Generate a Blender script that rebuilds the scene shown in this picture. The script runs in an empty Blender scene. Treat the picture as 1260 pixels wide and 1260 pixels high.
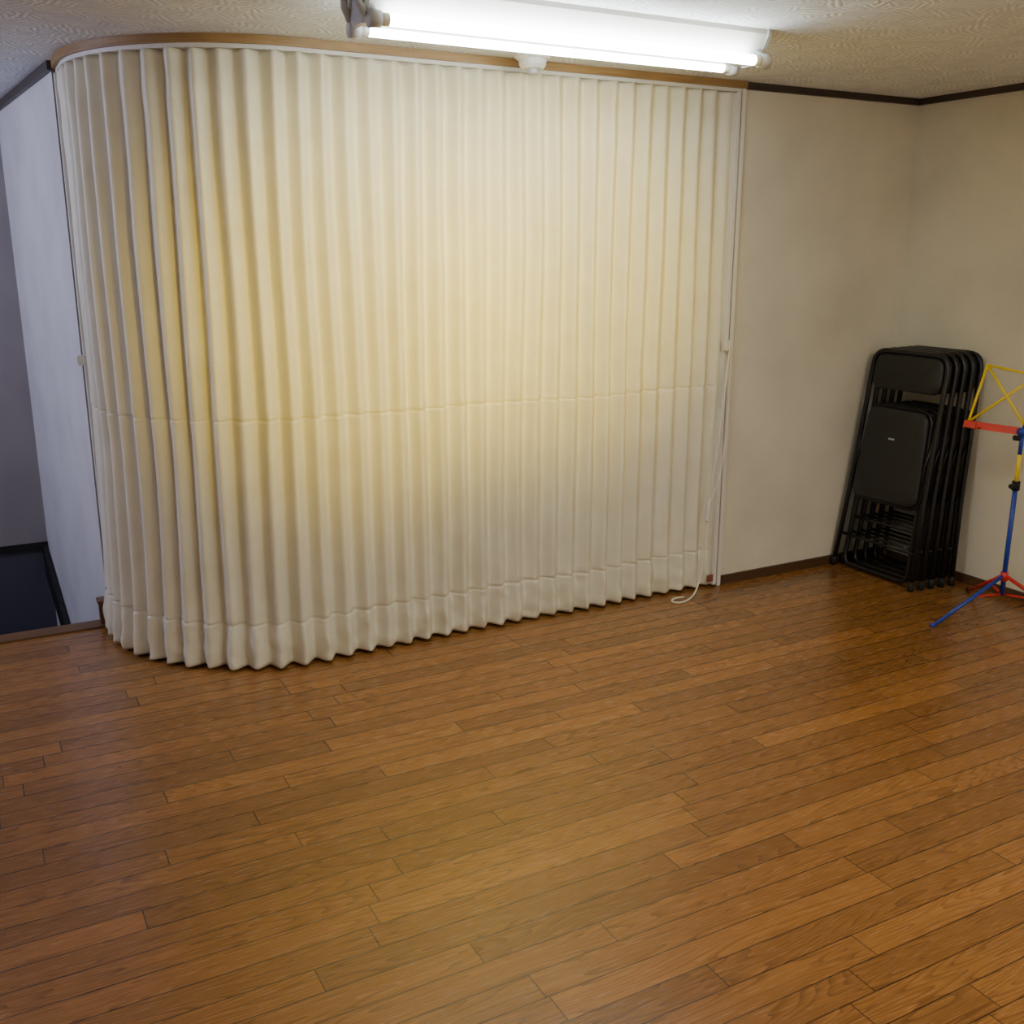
import bpy, bmesh, math, random
from mathutils import Vector, Matrix, noise
random.seed(4)
scene = bpy.context.scene
col = scene.collection
PI = math.pi

# ------------------------------------------------------------ materials
def new_mat(name):
    m = bpy.data.materials.new(name); m.use_nodes = True
    nt = m.node_tree; b = nt.nodes["Principled BSDF"]
    return m, nt, b
def N(nt, t, **kw):
    n = nt.nodes.new(t)
    for k, v in kw.items(): setattr(n, k, v)
    return n
def M(nt, op, a, b=None, c=None):
    n = nt.nodes.new("ShaderNodeMath"); n.operation = op
    for i, v in enumerate((a, b, c)):
        if v is None: continue
        if isinstance(v, (int, float)): n.inputs[i].default_value = v
        else: nt.links.new(v, n.inputs[i])
    return n.outputs[0]
def simple(name, rgb, rough=0.5, metal=0.0, bump=0.0, bscale=200, var=0.0, vscale=3.0):
    m, nt, b = new_mat(name)
    b.inputs["Base Color"].default_value = (*rgb, 1)
    b.inputs["Roughness"].default_value = rough
    b.inputs["Metallic"].default_value = metal
    tc = N(nt, "ShaderNodeTexCoord")
    nz = N(nt, "ShaderNodeTexNoise"); nz.inputs["Scale"].default_value = bscale
    nz.inputs["Detail"].default_value = 4
    nt.links.new(tc.outputs["Object"], nz.inputs["Vector"])
    if bump > 0:
        bp = N(nt, "ShaderNodeBump"); bp.inputs["Strength"].default_value = bump
        bp.inputs["Distance"].default_value = 0.002
        nt.links.new(nz.outputs["Fac"], bp.inputs["Height"])
        nt.links.new(bp.outputs["Normal"], b.inputs["Normal"])
    if var > 0:
        n2 = N(nt, "ShaderNodeTexNoise"); n2.inputs["Scale"].default_value = vscale
        n2.inputs["Detail"].default_value = 7
        nt.links.new(tc.outputs["Object"], n2.inputs["Vector"])
        r = N(nt, "ShaderNodeValToRGB")
        r.color_ramp.elements[0].position = .3; r.color_ramp.elements[1].position = .6
        r.color_ramp.elements[0].color = (*[c*(1-var) for c in rgb], 1)
        r.color_ramp.elements[1].color = (*[min(1, c*(1+var*.3)) for c in rgb], 1)
        nt.links.new(n2.outputs["Fac"], r.inputs["Fac"])
        nt.links.new(r.outputs["Color"], b.inputs["Base Color"])
    return m

def mat_floor():
    m, nt, b = new_mat("oak_strip_floor")
    tc = N(nt, "ShaderNodeTexCoord"); sp = N(nt, "ShaderNodeSeparateXYZ")
    nt.links.new(tc.outputs["Object"], sp.inputs[0])
    X, Y = sp.outputs[0], sp.outputs[1]
    W, L = 0.084, 1.0
    yr = M(nt, 'DIVIDE', M(nt, 'ADD', Y, 20.0), W)
    row = M(nt, 'FLOOR', yr); fy = M(nt, 'FRACT', yr)
    wn = N(nt, "ShaderNodeTexWhiteNoise", noise_dimensions='1D'); nt.links.new(row, wn.inputs["W"])
    xr = M(nt, 'ADD', M(nt, 'DIVIDE', M(nt, 'ADD', X, 20.0), L), M(nt, 'MULTIPLY', wn.outputs["Value"], 7.0))
    cell = M(nt, 'FLOOR', xr); fx = M(nt, 'FRACT', xr)
    cv = N(nt, "ShaderNodeCombineXYZ"); nt.links.new(cell, cv.inputs[0]); nt.links.new(row, cv.inputs[1])
    w2 = N(nt, "ShaderNodeTexWhiteNoise", noise_dimensions='3D'); nt.links.new(cv.outputs[0], w2.inputs["Vector"])
    rnd = w2.outputs["Value"]
    g = N(nt, "ShaderNodeCombineXYZ")
    nt.links.new(M(nt, 'MULTIPLY', X, 1.1), g.inputs[0])
    nt.links.new(M(nt, 'MULTIPLY', Y, 13.5), g.inputs[1])
    nt.links.new(M(nt, 'MULTIPLY', rnd, 37.0), g.inputs[2])
    n1 = N(nt, "ShaderNodeTexNoise"); n1.inputs["Scale"].default_value = 1.0
    n1.inputs["Detail"].default_value = 1.2; n1.inputs["Distortion"].default_value = .12
    nt.links.new(g.outputs[0], n1.inputs["Vector"])
    rings = M(nt, 'FRACT', M(nt, 'MULTIPLY', n1.outputs["Fac"], 22.0))
    rings = M(nt, 'POWER', rings, 2.5)
    g2 = N(nt, "ShaderNodeCombineXYZ")
    nt.links.new(M(nt, 'MULTIPLY', X, 14.0), g2.inputs[0])
    nt.links.new(M(nt, 'MULTIPLY', Y, 420.0), g2.inputs[1])
    nt.links.new(M(nt, 'MULTIPLY', rnd, 11.0), g2.inputs[2])
    n2 = N(nt, "ShaderNodeTexNoise"); n2.inputs["Scale"].default_value = 1.0; n2.inputs["Detail"].default_value = 3
    nt.links.new(g2.outputs[0], n2.inputs["Vector"])
    grain = M(nt, 'ADD', M(nt, 'MULTIPLY', M(nt, 'SUBTRACT', 1.0, rings), .47), M(nt, 'MULTIPLY', n2.outputs["Fac"], .58))
    ramp = N(nt, "ShaderNodeValToRGB")
    ramp.color_ramp.elements[0].position = .12; ramp.color_ramp.elements[0].color = (.110, .041, .009, 1)
    ramp.color_ramp.elements[1].position = .83; ramp.color_ramp.elements[1].color = (.305, .132, .031, 1)
    nt.links.new(grain, ramp.inputs["Fac"])
    tone = M(nt, 'ADD', M(nt, 'MULTIPLY', rnd, .42), .79)
    mx = N(nt, "ShaderNodeVectorMath", operation='SCALE')
    nt.links.new(ramp.outputs["Color"], mx.inputs[0]); nt.links.new(tone, mx.inputs["Scale"])
    ey = M(nt, 'MINIMUM', fy, M(nt, 'SUBTRACT', 1.0, fy))
    ex = M(nt, 'MINIMUM', fx, M(nt, 'SUBTRACT', 1.0, fx))
    gy = M(nt, 'GREATER_THAN', ey, .021); gx = M(nt, 'GREATER_THAN', ex, .0016)
    gap = M(nt, 'MULTIPLY', gy, gx)
    gapc = M(nt, 'ADD', M(nt, 'MULTIPLY', gap, .76), .24)
    mx2 = N(nt, "ShaderNodeVectorMath", operation='SCALE')
    nt.links.new(mx.outputs[0], mx2.inputs[0]); nt.links.new(gapc, mx2.inputs["Scale"])
    nt.links.new(mx2.outputs[0], b.inputs["Base Color"])
    nt.links.new(M(nt, 'ADD', M(nt, 'MULTIPLY', n2.outputs["Fac"], .12), .20), b.inputs["Roughness"])
    b.inputs["Specular IOR Level"].default_value = .5
    b.inputs["Coat Weight"].default_value = .15
    b.inputs["Coat Roughness"].default_value = .16
    bp = N(nt, "ShaderNodeBump"); bp.inputs["Strength"].default_value = .2; bp.inputs["Distance"].default_value = .001
    nt.links.new(M(nt, 'ADD', gap, M(nt, 'MULTIPLY', grain, .25)), bp.inputs["Height"])
    nt.links.new(bp.outputs["Normal"], b.inputs["Normal"])
    return m

def mat_ceiling():
    m, nt, b = new_mat("embossed_ceiling_paper")
    tc = N(nt, "ShaderNodeTexCoord"); sp = N(nt, "ShaderNodeSeparateXYZ")
    nt.links.new(tc.outputs["Object"], sp.inputs[0])
    vo = N(nt, "ShaderNodeTexVoronoi"); vo.inputs["Scale"].default_value = 17
    nt.links.new(tc.outputs["Object"], vo.inputs["Vector"])
    sc = N(nt, "ShaderNodeSeparateColor"); nt.links.new(vo.outputs["Color"], sc.inputs[0])
    a = M(nt, 'MULTIPLY', sc.outputs[0], PI)
    d = M(nt, 'ADD', M(nt, 'MULTIPLY', sp.outputs[0], M(nt, 'COSINE', a)), M(nt, 'MULTIPLY', sp.outputs[1], M(nt, 'SINE', a)))
    nz = N(nt, "ShaderNodeTexNoise"); nz.inputs["Scale"].default_value = 30; nz.inputs["Detail"].default_value = 5
    nt.links.new(tc.outputs["Object"], nz.inputs["Vector"])
    ph = M(nt, 'ADD', M(nt, 'MULTIPLY', d, 270.0), M(nt, 'MULTIPLY', nz.outputs["Fac"], 5.0))
    s = M(nt, 'ADD', M(nt, 'MULTIPLY', M(nt, 'SINE', ph), .5), .5)
    n3 = N(nt, "ShaderNodeTexNoise"); n3.inputs["Scale"].default_value = 12; n3.inputs["Detail"].default_value = 2
    nt.links.new(tc.outputs["Object"], n3.inputs["Vector"])
    h = M(nt, 'MULTIPLY', s, M(nt, 'ADD', M(nt, 'MULTIPLY', n3.outputs["Fac"], 1.6), -.2))
    r = N(nt, "ShaderNodeValToRGB")
    r.color_ramp.elements[0].color = (.64, .67, .70, 1); r.color_ramp.elements[1].color = (.90, .93, .96, 1)
    r.color_ramp.elements[1].position = .7
    nt.links.new(h, r.inputs["Fac"]); nt.links.new(r.outputs["Color"], b.inputs["Base Color"])
    bp = N(nt, "ShaderNodeBump"); bp.inputs["Strength"].default_value = .8; bp.inputs["Distance"].default_value = .003
    nt.links.new(h, bp.inputs["Height"]); nt.links.new(bp.outputs["Normal"], b.inputs["Normal"])
    b.inputs["Roughness"].default_value = .9
    return m

def mat_wood(name, c1, c2, rough=.45):
    m, nt, b = new_mat(name)
    tc = N(nt, "ShaderNodeTexCoord"); mp = N(nt, "ShaderNodeMapping"); mp.inputs["Scale"].default_value = (3, 3, 60)
    nt.links.new(tc.outputs["Object"], mp.inputs[0])
    nz = N(nt, "ShaderNodeTexNoise"); nz.inputs["Scale"].default_value = 2; nz.inputs["Detail"].default_value = 4
    nt.links.new(mp.outputs[0], nz.inputs["Vector"])
    r = N(nt, "ShaderNodeValToRGB")
    r.color_ramp.elements[0].color = (*c1, 1); r.color_ramp.elements[1].color = (*c2, 1)
    r.color_ramp.elements[0].position = .3; r.color_ramp.elements[1].position = .7
    nt.links.new(nz.outputs["Fac"], r.inputs["Fac"]); nt.links.new(r.outputs["Color"], b.inputs["Base Color"])
    b.inputs["Roughness"].default_value = rough
    return m

def mat_curtain():
    m, nt, b = new_mat("cream_vinyl_fabric")
    tc = N(nt, "ShaderNodeTexCoord")
    nz = N(nt, "ShaderNodeTexNoise"); nz.inputs["Scale"].default_value = 9; nz.inputs["Detail"].default_value = 6
    nt.links.new(tc.outputs["Object"], nz.inputs["Vector"])
    r = N(nt, "ShaderNodeValToRGB")
    r.color_ramp.elements[0].color = (.75, .71, .56, 1); r.color_ramp.elements[1].color = (.81, .775, .63, 1)
    r.color_ramp.elements[0].position = .3; r.color_ramp.elements[1].position = .7
    nt.links.new(nz.outputs["Fac"], r.inputs["Fac"]); nt.links.new(r.outputs["Color"], b.inputs["Base Color"])
    w = N(nt, "ShaderNodeTexNoise"); w.inputs["Scale"].default_value = 350; w.inputs["Detail"].default_value = 2
    nt.links.new(tc.outputs["Object"], w.inputs["Vector"])
    bp = N(nt, "ShaderNodeBump"); bp.inputs["Strength"].default_value = .12; bp.inputs["Distance"].default_value = .001
    nt.links.new(w.outputs["Fac"], bp.inputs["Height"]); nt.links.new(bp.outputs["Normal"], b.inputs["Normal"])
    b.inputs["Roughness"].default_value = .5
    b.inputs["Specular IOR Level"].default_value = .4
    return m

def mat_emit(name, rgb, s):
    m, nt, b = new_mat(name)
    b.inputs["Base Color"].default_value = (.9, .9, .9, 1)
    b.inputs["Emission Color"].default_value = (*rgb, 1)
    b.inputs["Emission Strength"].default_value = s
    return m

MAT_FLOOR = mat_floor(); MAT_CEIL = mat_ceiling(); MAT_CURT = mat_curtain()
MAT_WALL = simple("wallpaper_offwhite", (.75, .71, .58), .85, bump=.35, bscale=160, var=.12, vscale=2.2)
MAT_WALLH = simple("wallpaper_hall", (.62, .60, .60), .85, bump=.35, bscale=160, var=.10)
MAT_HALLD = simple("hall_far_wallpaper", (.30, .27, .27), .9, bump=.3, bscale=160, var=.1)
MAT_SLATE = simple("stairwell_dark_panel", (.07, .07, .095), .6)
MAT_BLACKTRIM = simple("stringer_black_paint", (.008, .007, .008), .5)
MAT_TRIM = mat_wood("dark_brown_trim", (.035, .024, .02), (.06, .04, .032))
MAT_BASE = mat_wood("baseboard_brown", (.065, .033, .016), (.11, .055, .024))
MAT_NOSE = mat_wood("stair_nosing_wood", (.12, .055, .018), (.18, .085, .028))
MAT_RAIL = mat_wood("tan_rail_wood", (.24, .13, .04), (.34, .20, .07))
MAT_WHITE = simple("white_plastic", (.78, .76, .70), .4)
MAT_ENAMEL = simple("white_enamel", (.85, .86, .85), .35)
MAT_GREY = simple("socket_grey", (.45, .46, .48), .45)
MAT_BLACK = simple("black_powdercoat", (.006, .006, .007), .28)
MAT_VINYL = simple("black_vinyl", (.012, .012, .012), .42, bump=.5, bscale=500)
MAT_RUB = simple("rubber", (.01, .01, .01), .8)
MAT_LABEL = simple("silver_label", (.5, .5, .5), .4)
MAT_YEL = simple("yellow_paint", (.88, .66, .01), .35)
MAT_RED = simple("red_paint", (.60, .02, .02), .35)
MAT_BLUE = simple("blue_paint", (.012, .045, .35), .35)
MAT_CORD = simple("cord_cream", (.82, .78, .66), .6)
MAT_TAG = simple("red_tag", (.25, .08, .05), .6)
MAT_TUBE = mat_emit("fluorescent_tube", (.93, 1.0, .96), 35)
MAT_STEP = mat_wood("stair_tread_wood", (.03, .02, .015), (.05, .03, .02))

# ------------------------------------------------------------ geometry helpers
def obj_from_bm(name, bm, mat, parent=None, smooth=False):
    me = bpy.data.meshes.new(name); bmesh.ops.recalc_face_normals(bm, faces=bm.faces)
    bm.to_mesh(me); bm.free()
    if smooth:
        for p in me.polygons: p.use_smooth = True
    o = bpy.data.objects.new(name, me); col.objects.link(o)
    if mat: me.materials.append(mat)
    if parent: o.parent = parent
    return o
def empty(name, loc=(0, 0, 0), rot=(0, 0, 0)):
    o = bpy.data.objects.new(name, None); o.empty_display_size = .1
    o.location = loc; o.rotation_euler = rot; col.objects.link(o); return o
def box(name, x0, x1, y0, y1, z0, z1, mat, parent=None, bevel=0):
    bm = bmesh.new()
    bmesh.ops.create_cube(bm, size=1)
    for v in bm.verts:
        v.co = Vector(((x0+x1)/2+v.co.x*(x1-x0), (y0+y1)/2+v.co.y*(y1-y0), (z0+z1)/2+v.co.z*(z1-z0)))
    if bevel: bmesh.ops.bevel(bm, geom=bm.edges[:], offset=bevel, segments=2, affect='EDGES')
    return obj_from_bm(name, bm, mat, parent)
def prism(name, pts, z0, z1, mat, parent=None):
    bm = bmesh.new()
    a = [bm.verts.new((p[0], p[1], z0)) for p in pts]; b = [bm.verts.new((p[0], p[1], z1)) for p in pts]
    bm.faces.new(a); bm.faces.new(b)
    n = len(pts)
    for i in range(n): bm.faces.new((a[i], a[(i+1) % n], b[(i+1) % n], b[i]))
    return obj_from_bm(name, bm, mat, parent)
def add_tube(bm, pts, r, seg=10, closed=False):
    pts = [Vector(p) for p in pts]; n = len(pts); rings = []
    up = None
    for i in range(n):
        if closed: t = (pts[(i+1) % n]-pts[i-1]).normalized()
        else: t = (pts[min(i+1, n-1)]-pts[max(i-1, 0)]).normalized()
        if up is None:
            up = Vector((0, 0, 1)) if abs(t.z) < .9 else Vector((1, 0, 0))
        up = (up - t*up.dot(t)).normalized(); s = t.cross(up)
        rr = r[i] if isinstance(r, (list, tuple)) else r
        rings.append([bm.verts.new(pts[i]+rr*(math.cos(2*PI*k/seg)*up+math.sin(2*PI*k/seg)*s)) for k in range(seg)])
    m = n if closed else n-1
    for i in range(m):
        A, B = rings[i], rings[(i+1) % n]
        for k in range(seg): bm.faces.new((A[k], A[(k+1) % seg], B[(k+1) % seg], B[k]))
    if not closed:
        bm.faces.new(rings[0]); bm.faces.new(rings[-1])
def tube(name, pts, r, mat, parent=None, seg=10, closed=False):
    bm = bmesh.new(); add_tube(bm, pts, r, seg, closed)
    return obj_from_bm(name, bm, mat, parent, smooth=True)
def rounded_poly(pts, r, k=6):
    pts = [Vector(p) for p in pts]; out = [pts[0]]
    for i in range(1, len(pts)-1):
        p = pts[i]; a = (pts[i-1]-p).normalized(); b = (pts[i+1]-p).normalized()
        p0 = p+a*r; p1 = p+b*r
        for j in range(k+1):
            t = j/k; out.append((1-t)**2*p0+2*t*(1-t)*p+t*t*p1)
    out.append(pts[-1]); return out
def smooth_path(pts, k=8):
    P = [Vector(p) for p in pts]; P = [P[0]*2-P[1]]+P+[P[-1]*2-P[-2]]; out = []
    for i in range(1, len(P)-2):
        for j in range(k):
            t = j/k
            out.append(.5*((2*P[i])+(-P[i-1]+P[i+1])*t+(2*P[i-1]-5*P[i]+4*P[i+1]-P[i+2])*t*t+(-P[i-1]+3*P[i]-3*P[i+1]+P[i+2])*t**3))
    out.append(P[-2]); return out
def lathe(name, prof, loc, mat, parent=None, seg=32):
    bm = bmesh.new(); rings = []
    for r, z in prof:
        rings.append([bm.verts.new((loc[0]+r*math.cos(2*PI*k/seg), loc[1]+r*math.sin(2*PI*k/seg), loc[2]+z)) for k in range(seg)])
    for A, B in zip(rings, rings[1:]):
        for k in range(seg): bm.faces.new((A[k], A[(k+1) % seg], B[(k+1) % seg], B[k]))
    bm.faces.new(rings[0]); bm.faces.new(rings[-1])
    return obj_from_bm(name, bm, mat, parent, smooth=False)
def rrect(w0, w1, z0, z1, r, k=6):
    cs = [(w0-r, z0+r, -PI/2), (w1-r, z1-r, 0), (-w1+r, z1-r, PI/2), (-w0+r, z0+r, PI)]
    out = []
    for cx, cz, a in cs:
        for j in range(k+1):
            t = a+PI/2*j/k; out.append((cx+r*math.cos(t), cz+r*math.sin(t)))
    return out
def pad(name, w0, w1, z0, z1, r, y, th, mat, parent, curve=0.0, bulge=.3):
    bm = bmesh.new(); base = rrect(w0, w1, z0, z1, r)
    cz = (z0+z1)/2; hw = (w0+w1)/2; hz = (z1-z0)/2
    rings = []
    for ins, yo in ((.02, .5), (.006, .48), (0, .3), (0, -.25), (.005, -.42), (.014, -.52), (.04, -.52-bulge*.5), (.075, -.52-bulge*.6)):
        sx = (hw-ins)/hw; sz = max(.15, (hz-ins)/hz)
        rings.append([bm.verts.new((p[0]*sx, y+yo*th+curve*(1-(p[0]/hw)**2), cz+(p[1]-cz)*sz)) for p in base])
    n = len(base)
    for A, B in zip(rings, rings[1:]):
        for i in range(n): bm.faces.new((A[i], A[(i+1) % n], B[(i+1) % n], B[i]))
    for R, yy in ((rings[0], y+.5*th+curve), (rings[-1], y-(.52+bulge*.6)*th+curve)):
        c = bm.verts.new((0, yy, cz))
        for i in range(n): bm.faces.new((R[i], R[(i+1) % n], c))
    return obj_from_bm(name, bm, mat, parent, smooth=True)

# ------------------------------------------------------------ room shell
H = 2.35; XR = 4.325; YB = 3.79; XL = -2.2; YF = -1.6; YH = 6.25
XE = 3.205
prism("floor", [(XL, YF), (XR, YF), (XR, YH), (.36, YH), (.44, 4.665), (XL, 4.665)], -.12, 0, MAT_FLOOR)
box("ceiling", XL-.1, XR+.1, YF-.1, YH+.1, H, H+.1, MAT_CEIL)
box("wall_back", XE, XR+.1, YB, YB+.1, 0, H, MAT_WALL)
box("wall_right", XR, XR+.1, YF, YH, -.1, H, MAT_WALL)
box("wall_front", XL, XR, YF-.1, YF, -.1, H, MAT_WALL)
box("wall_left", XL-.1, XL, YF, YH, -1.6, H, MAT_WALLH)
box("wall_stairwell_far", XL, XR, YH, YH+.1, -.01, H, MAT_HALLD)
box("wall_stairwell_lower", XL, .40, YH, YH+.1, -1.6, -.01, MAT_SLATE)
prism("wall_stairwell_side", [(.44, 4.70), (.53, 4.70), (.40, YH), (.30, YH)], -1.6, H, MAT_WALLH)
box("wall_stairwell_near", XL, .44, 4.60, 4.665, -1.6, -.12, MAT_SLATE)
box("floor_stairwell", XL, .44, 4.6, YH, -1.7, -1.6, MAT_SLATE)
# trims
box("trim_1", XE, XR, YB-.018, YB, H-.030, H, MAT_TRIM)
box("trim_2", XR-.018, XR, YF, YB, H-.030, H, MAT_TRIM)
prism("trim_3", [(.442, 4.66), (.422, 4.66), (.282, YH), (.302, YH)], H-.035, H, MAT_TRIM)
box("baseboard_back", XE, XR, YB-.012, YB, 0, .045, MAT_BASE)
box("baseboard_right", XR-.012, XR, YF, YB, 0, .045, MAT_BASE)
box("baseboard_stairwell", XL, .30, YH-.015, YH, -.045, -.005, MAT_BLACKTRIM)
box("trim_4", XL, .42, 4.60, 4.70, -.05, .008, MAT_NOSE, None, .003)       # stair nosing
def wallx(y): return .857-.0892*y
bm = bmesh.new()
q = [(6.25, -.02), (4.9, -.95), (4.9, -1.12), (6.25, -.19)]
a = [bm.verts.new((wallx(y)-.005, y, z)) for y, z in q]; b_ = [bm.verts.new((wallx(y)-.03, y, z)) for y, z in q]
bm.faces.new(a); bm.faces.new(b_)
for i in range(4): bm.faces.new((a[i], a[(i+1) % 4], b_[(i+1) % 4], b_[i]))
obj_from_bm("trim_5", bm, MAT_BLACKTRIM)
st = empty("staircase")
for i in range(4):
    y1 = YH-.01-.26*i; zt = -.75-.2*i
    box("step_%d" % (i+1), -1.0, .27, y1-.26, y1, zt-.04, zt, MAT_STEP, st)
nb = empty("wooden_post_stub")
box("block", .400, .455, 4.625, 4.685, .0, .105, MAT_NOSE, nb, .004)
box("cap", .393, .462, 4.618, 4.692, .105, .118, MAT_NOSE, nb, .003)

# ------------------------------------------------------------ curtain
R = .70; CX, CY = 1.168, YB+R
SE = 3.152
L1 = SE-CX; L2 = R*PI/2; L3 = .13
def path(s):
    if s < L1: return Vector((SE-s, YB, 0)), Vector((0, -1, 0))
    s -= L1
    if s < L2:
        a = -PI/2-s/R
        return Vector((CX+R*math.cos(a), CY+R*math.sin(a), 0)), Vector((math.cos(a), math.sin(a), 0))
    s -= L2
    return Vector((CX-R, CY+s, 0)), Vector((-1, 0, 0))
LT = L1+L2+L3
part = empty("accordion_partition")
npl = 36; per = 20
ns = npl*per
ZT, ZB = H-.045, .010
zs = []
z = ZB
while z < ZT:
    zs.append(z)
    d = .05
    for c in (.19, 1.0): 
        if abs(z-c) < .035: d = .004
    if z < .19 and d > .02: d = .015
    z += d
zs.append(ZT)
amp_off = [random.uniform(.82, 1.15) for _ in range(npl+2)]
bm = bmesh.new(); grid = []
for zi, z in enumerate(zs):
    rowv = []
    for i in range(ns+1):
        s = LT*i/ns; p, n = path(s)
        u = i/per; k = int(min(u, npl-1)); f = u-k
        w = math.sin(2*PI*f)
        w = .4*math.asin(.95*w)/math.asin(.95)+.6*w
        am = .0185*(amp_off[k]*(1-f)+amp_off[k+1]*f)
        t = (z-ZB)/(ZT-ZB)
        am *= 1.0+.12*math.sin(PI*t)
        if t < .1: am *= 1.0+.25*(1-t/.1)
        disp = am*w
        wr = noise.noise(Vector((s*5, z*2.2, 1.3)))*.007
        lo = max(0, 1-z/.32); hi = max(0, (z-2.0)/.35)
        wr += noise.noise(Vector((s*18, z*14, 4.1)))*.014*lo
        wr += noise.noise(Vector((s*40, z*30, 6.1)))*.007*lo
        wr += noise.noise(Vector((s*14, z*9, 7.1)))*.011*hi
        mid = math.exp(-((z-1.0)/.06)**2)
        wr += noise.noise(Vector((s*25, z*20, 9.1)))*.006*mid
        for c, dd in ((.19, .0055), (1.0, .0036)):
            if abs(z-c-.012*noise.noise(Vector((s*2, c, 0)))) < .005: wr -= dd
        if z < .19: wr += .004*math.sin(PI*z/.19)
        arc = min(1, max(0, (s-L1+.5)/.6))
        wr += .034*arc*max(0, 1-z/.9)**1.5
        tang = Vector((n.y, -n.x, 0))
        sh = noise.noise(Vector((s*3, z*.9, 12)))*.014
        edge = min(1, i/(per*.5), (ns-i)/(per*.5))
        q = p+n*(disp+wr)*edge+tang*sh*edge
        dz = 0
        if zi == 0: dz = .002+abs(noise.noise(Vector((s*3, 0, 3))))*.010
        rowv.append(bm.verts.new((q.x, q.y, z+dz)))
    grid.append(rowv)
for a, b in zip(grid, grid[1:]):
    for i in range(ns): bm.faces.new((a[i], a[i+1], b[i+1], b[i]))
cur = obj_from_bm("curtain_cloth", bm, MAT_CURT, part, smooth=True)
sm = cur.modifiers.new("thickness", 'SOLIDIFY'); sm.thickness = .002

def sweep_rail(name, off0, off1, z0, z1, mat, s_ext0=0, s_ext1=0):
    bm = bmesh.new(); rings = []
    n = 90
    for i in range(n+1):
        s = -s_ext0+(LT+s_ext0+s_ext1)*i/n
        if s < 0:
            p, nn = path(0); p = p+Vector((-s, 0, 0))
        else: p, nn = path(s)
        rings.append([bm.verts.new(p+nn*o+Vector((0, 0, zz))) for o, zz in ((off0, z0), (off1, z0), (off1, z1), (off0, z1))])
    for A, B in zip(rings, rings[1:]):
        for k in range(4): bm.faces.new((A[k], A[(k+1) % 4], B[(k+1) % 4], B[k]))
    bm.faces.new(rings[0]); bm.faces.new(rings[-1])
    return obj_from_bm(name, bm, mat, part)
sweep_rail("wood_header", -.045, .030, H-.030, H, MAT_RAIL, .05, .06)
sweep_rail("metal_track", -.02, .016, H-.044, H-.030, MAT_WHITE, .03, .04)
dx = XE-3.245
box("end_post_wall", 3.222+dx, 3.245+dx, YB-.022, YB+.06, 0, H-.03, MAT_WHITE, part, .002)
box("end_post_lead", 3.188+dx, 3.212+dx, YB-.028, YB+.03, .012, H-.046, MAT_WHITE, part, .003)
box("end_post_gap", 3.212+dx, 3.222+dx, YB-.004, YB+.03, .0, H-.046, MAT_TRIM, part)
box("end_post_left", .443, .485, 4.628, 4.662, .12, H-.046, MAT_WHITE, part, .003)
box("latch", 3.172+dx, 3.206+dx, YB-.056, YB-.026, 1.17, 1.22, MAT_CORD, part, .004)
box("latch_left", .415, .445, 4.61, 4.64, 1.16, 1.20, MAT_WHITE, part, .004)
box("red_tag", 3.150+dx, 3.185+dx, YB-.036, YB-.030, .035, .07, MAT_TAG, part, .001)
cord = empty("pull_cord")
def cp(L): return smooth_path([(x+dx*.8, y, z) for x, y, z in L])
p1 = cp([(3.19, 3.735, 1.19), (3.165, 3.728, .95), (3.125, 3.722, .65), (3.098, 3.722, .44), (3.085, 3.72, .25), (3.07, 3.715, .12), (3.03, 3.70, .03), (2.96, 3.66, .008), (2.89, 3.64, .007), (2.865, 3.67, .007), (2.90, 3.70, .007), (2.95, 3.69, .010)])
tube("cord_strand", p1, .0042, MAT_CORD, cord, 8)
p2 = cp([(3.20, 3.735, 1.19), (3.195, 3.728, .9), (3.165, 3.722, .62), (3.11, 3.722, .45)])
tube("cord_strand_back", p2, .0032, MAT_CORD, cord, 8)
tube("cord_grip", [(3.104+dx*.8, 3.722, .47), (3.101+dx*.8, 3.722, .455), (3.094+dx*.8, 3.722, .37), (3.092+dx*.8, 3.722, .355)], [.006, .011, .011, .006], MAT_WHITE, cord, 12)

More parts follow.
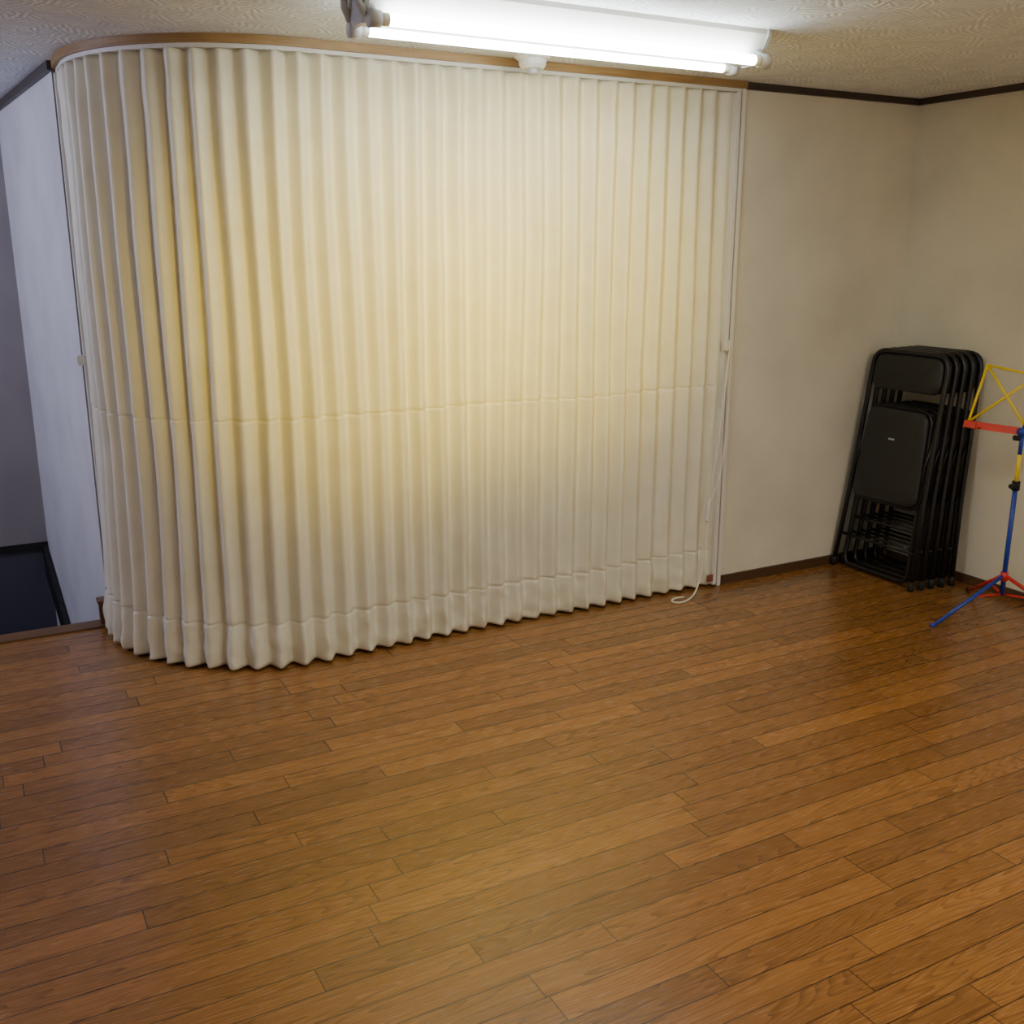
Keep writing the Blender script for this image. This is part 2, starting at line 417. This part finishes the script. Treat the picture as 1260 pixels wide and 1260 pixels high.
# ------------------------------------------------------------ fluorescent fixture
def fixture(x0, x1, yc):
    fx = empty("fluorescent_ceiling_light")
    sec = [(-.085, H), (-.085, H-.015), (-.035, H-.10), (.035, H-.10), (.085, H-.015), (.085, H)]
    bm = bmesh.new()
    a = [bm.verts.new((x0, yc+y, z)) for y, z in sec]; b = [bm.verts.new((x1, yc+y, z)) for y, z in sec]
    bm.faces.new(a); bm.faces.new(b)
    for i in range(6): bm.faces.new((a[i], a[(i+1) % 6], b[(i+1) % 6], b[i]))
    obj_from_bm("housing", bm, MAT_ENAMEL, fx)
    for k, sgn in enumerate((-1, 1)):
        ty = yc+sgn*.082; tz = H-.10
        tube("tube_%d" % (k+1), [(x0+.05, ty, tz), (x1-.05, ty, tz)], .0165, MAT_TUBE, fx, 20)
        for e, (xa, xb) in enumerate(((x0+.026, x0+.05), (x1-.05, x1-.026))):
            tube("tube_cap_%d_%d" % (k, e), [(xa, ty, tz), (xb, ty, tz)], .0175, MAT_WHITE, fx, 20)
        for e, xs in enumerate((x0, x1)):
            d = 1 if e == 0 else -1
            tube("socket_%d_%d" % (k, e), [(xs-.008*d, ty, tz), (xs+.026*d, ty, tz)], [.026, .022], MAT_GREY, fx, 18)
            bm = bmesh.new()
            add_tube(bm, [(xs+.008*d, yc+sgn*.03, H-.05), (xs+.008*d, ty, tz)], .016, 10)
            obj_from_bm("socket_arm_%d_%d" % (k, e), bm, MAT_GREY, fx, True)
    for e, xs in enumerate((x0-.014, x1)):
        bm = bmesh.new()
        a = [bm.verts.new((xs, yc+y*1.08, z-.005 if z < H else H)) for y, z in sec]; b = [bm.verts.new((xs+.014, yc+y*1.08, z-.005 if z < H else H)) for y, z in sec]
        bm.faces.new(a); bm.faces.new(b)
        for i in range(6): bm.faces.new((a[i], a[(i+1) % 6], b[(i+1) % 6], b[i]))
        obj_from_bm("end_cap_%d" % e, bm, MAT_GREY, fx)
    for e, sgn in enumerate((-1, 1)):
        bm = bmesh.new()
        add_tube(bm, [(x0-.03, yc+sgn*.055, H-.004), (x0-.03, yc+sgn*.055, H-.05), (x0-.012, yc+sgn*.06, H-.085)], .011, 10)
        obj_from_bm("bracket_%d" % e, bm, MAT_GREY, fx, True)
fixture(1.105, 2.525, 2.965)

sd = empty("smoke_detector")
DX, DY = 2.035, 3.63
lathe("base", [(.070, 0), (.070, -.014), (.062, -.022)], (DX, DY, H), MAT_WHITE, sd)
lathe("body", [(.054, -.020), (.052, -.042), (.042, -.056), (.030, -.058)], (DX, DY, H), MAT_WHITE, sd)
lathe("sensor", [(.024, -.056), (.024, -.072), (.016, -.076)], (DX, DY, H), MAT_GREY, sd)

# ------------------------------------------------------------ folding chairs
def chair(i):
    foot = 3.965+.064*i
    top = 4.115+.046*i
    HC = 1.135
    lean = math.asin((top-foot)/HC)
    e = empty("folding_chair", (foot, 3.505-.008*i, .012), (-lean, 0, -PI/2+random.uniform(-.012, .012)))
    r = .0125
    f = rounded_poly([(-.252, 0, 0), (-.232, 0, .45), (-.224, 0, HC), (.224, 0, HC), (.232, 0, .45), (.252, 0, 0)], .075)
    tube("back_frame", f, r, MAT_BLACK, e, 12)
    g = rounded_poly([(-.185, .020, .86), (-.190, .022, .4), (-.205, .022, .015), (.205, .022, .015), (.190, .022, .4), (.185, .020, .86)], .05)
    tube("rear_leg_frame", g, r*.95, MAT_BLACK, e, 12)
    tube("front_crossbar", [(-.242, 0, .17), (.242, 0, .17)], .008, MAT_BLACK, e)
    tube("rear_crossbar", [(-.198, .022, .27), (.198, .022, .27)], .008, MAT_BLACK, e)
    for s in (-1, 1):
        tube("foot_cap_%d" % s, [(s*.2535, 0, -.010), (s*.251, 0, .035)], .0155, MAT_RUB, e, 12)
        tube("link_bar_%d" % s, [(s*.224, -.002, .74), (s*.206, -.010, .60), (s*.200, .0, .42)], .006, MAT_BLACK, e, 8)
        tube("pivot_%d" % s, [(s*.240, 0, .47), (s*.18, .02, .47)], .009, MAT_BLACK, e, 10)
    pad("seat", .203, .183, .385, .855, .055, -.008, .030, MAT_VINYL, e)
    rim = [(p[0], .004, p[1]) for p in rrect(.208, .188, .379, .861, .058)]
    tube("seat_rim", rim, .0085, MAT_BLACK, e, 8, True)
    pad("backrest", .208, .204, .945, 1.120, .05, -.002, .026, MAT_VINYL, e, curve=.006)
    if i == 0:
        box("label", -.018, .018, -.0345, -.0325, .70, .708, MAT_LABEL, e)
    return e
for i in range(5): chair(i)

# ------------------------------------------------------------ music stand
ms = empty("music_stand")
hub = Vector((4.025, 2.80, .20))
tube("pole_lower", [hub+Vector((0, 0, -.09)), hub+Vector((0, 0, .43))], .0105, MAT_BLUE, ms, 12)
tube("pole_mid", [hub+Vector((0, 0, .43)), hub+Vector((0, 0, .56))], .009, MAT_YEL, ms, 12)
tube("pole_top", [hub+Vector((0, 0, .56)), hub+Vector((0, 0, .66))], .009, MAT_BLUE, ms, 12)
tube("collar", [hub+Vector((0, 0, .40)), hub+Vector((0, 0, .44))], .017, MAT_RUB, ms, 12)
tube("knob", [hub+Vector((-.035, .0, .42)), hub+Vector((-.01, 0, .42))], .011, MAT_RUB, ms, 12)
tube("hub", [hub+Vector((0, 0, -.02)), hub+Vector((0, 0, .02))], .016, MAT_RED, ms, 12)
feet = [((3.675, 2.865, .008), MAT_BLUE), ((4.215, 3.11, .008), MAT_RED), ((4.17, 2.46, .008), MAT_RED)]
for k, (ft, mm) in enumerate(feet):
    ft = Vector(ft); d = (ft-hub); d.z = 0; d.normalize()
    tube("leg_%d" % (k+1), [hub+d*.012, ft], .0085, mm, ms, 10)
    mid = hub.lerp(ft, .42)
    tube("brace_%d" % (k+1), [hub+Vector((0, 0, -.085))+d*.01, mid], .0055, MAT_RED if k == 0 else mm, ms, 8)
    tube("foot_tip_%d" % (k+1), [ft, ft+d*.02], .0105, MAT_RUB if k else MAT_BLUE, ms, 10)
C = hub+Vector((0, 0, .66)); dl = Vector((-.14, .99, 0)).normalized()
nrm = Vector((-.99, -.14, 0))
upv = (Vector((0, 0, 1))*.96-nrm*.28).normalized()
def D(a, b): return C+dl*a+upv*b
w = .27
bm = bmesh.new()
vs = []
for aa in (-w, w):
    for bb, nn in ((-.014, 0), (-.014, .007), (.018, .007), (.018, 0)):
        vs.append(bm.verts.new(D(aa, bb)+nrm*nn))
for k in range(4): bm.faces.new((vs[k], vs[(k+1) % 4], vs[4+(k+1) % 4], vs[4+k]))
bm.faces.new(vs[:4]); bm.faces.new(vs[4:])
obj_from_bm("ledge_bar", bm, MAT_RED, ms)
YR = .0060
for k, sg in enumerate((1, -1)):
    tube("ledge_arm_%d" % k, [D(sg*.19, -.008)+nrm*.004, D(sg*.19, -.008)+nrm*.045, D(sg*.19, .02)+nrm*.05], .004, MAT_RED, ms, 8)
    tube("side_bar_%d" % k, [D(sg*.255, 0), D(sg*.235, .275)], YR, MAT_YEL, ms, 8)
    tube("diagonal_%d" % k, [D(sg*.235, .275), D(0, .03)], YR, MAT_YEL, ms, 8)
    tube("brace_bar_%d" % k, [D(sg*.255, 0.01), D(0, .25)], YR, MAT_YEL, ms, 8)
    tube("top_bar_%d" % k, [D(sg*.235, .275), D(0, .25)], YR, MAT_YEL, ms, 8)
tube("spine", [D(0, -.03), D(0, .26)], .006, MAT_BLUE, ms, 8)
tube("clamp", [C-nrm*.03, C+nrm*.015], .019, MAT_BLUE, ms, 12)
tube("clamp_knob", [C+Vector((0, 0, -.03))+dl*.035, C+Vector((0, 0, -.03))], .012, MAT_RUB, ms, 12)

# ------------------------------------------------------------ lights
def area(name, loc, target, sx, sy, power, color):
    l = bpy.data.lights.new(name, 'AREA'); l.shape = 'RECTANGLE'; l.size = sx; l.size_y = sy
    l.energy = power; l.color = color
    o = bpy.data.objects.new(name, l); o.location = loc
    o.rotation_euler = (Vector(target)-Vector(loc)).to_track_quat('-Z', 'Y').to_euler(); col.objects.link(o); return o
area("stair_window_light", (-2.0, 5.0, 2.05), (.45, 4.9, 2.0), .8, .5, 38, (.66, .70, 1.0))
area("rear_window_light", (0.6, -1.5, 1.5), (1.6, 3.8, .9), 2.4, 1.2, 13, (1.0, .93, .84))
area("rear_ceiling_lamp", (2.5, -.2, 2.30), (2.5, -.1, 0), 1.3, .3, 56, (1.0, .93, .82))
for nm, loc, tgt, en, an in (("warm_fill_spot", (1.5, 0.2, 1.9), (1.45, 3.79, 1.42), 560, 31), ("warm_fill_spot.001", (2.0, 0.2, 1.9), (2.25, 3.79, 1.52), 560, 31)):  # added unseen spots, not room fixtures; they give the curtain its yellow middle band
    sl = bpy.data.lights.new(nm, 'SPOT'); sl.energy = en; sl.color = (1, .70, .0)
    sl.spot_size = math.radians(an); sl.spot_blend = 1.0; sl.shadow_soft_size = .25
    so = bpy.data.objects.new(nm, sl); so.location = loc
    so.rotation_euler = (Vector(tgt)-so.location).to_track_quat('-Z', 'Y').to_euler(); col.objects.link(so)

wd = bpy.data.worlds.new("World"); scene.world = wd; wd.use_nodes = True
wd.node_tree.nodes["Background"].inputs[0].default_value = (.5, .52, .6, 1)
wd.node_tree.nodes["Background"].inputs[1].default_value = .3

# ------------------------------------------------------------ camera
cam = bpy.data.cameras.new("camera"); cam.lens = 35.7; cam.sensor_width = 36; cam.clip_start = .05
co = bpy.data.objects.new("camera", cam); co.location = (0, 0, 1.63)
co.rotation_euler = (math.radians(90-14.5), 0, math.radians(-28.2)); col.objects.link(co)
scene.camera = co
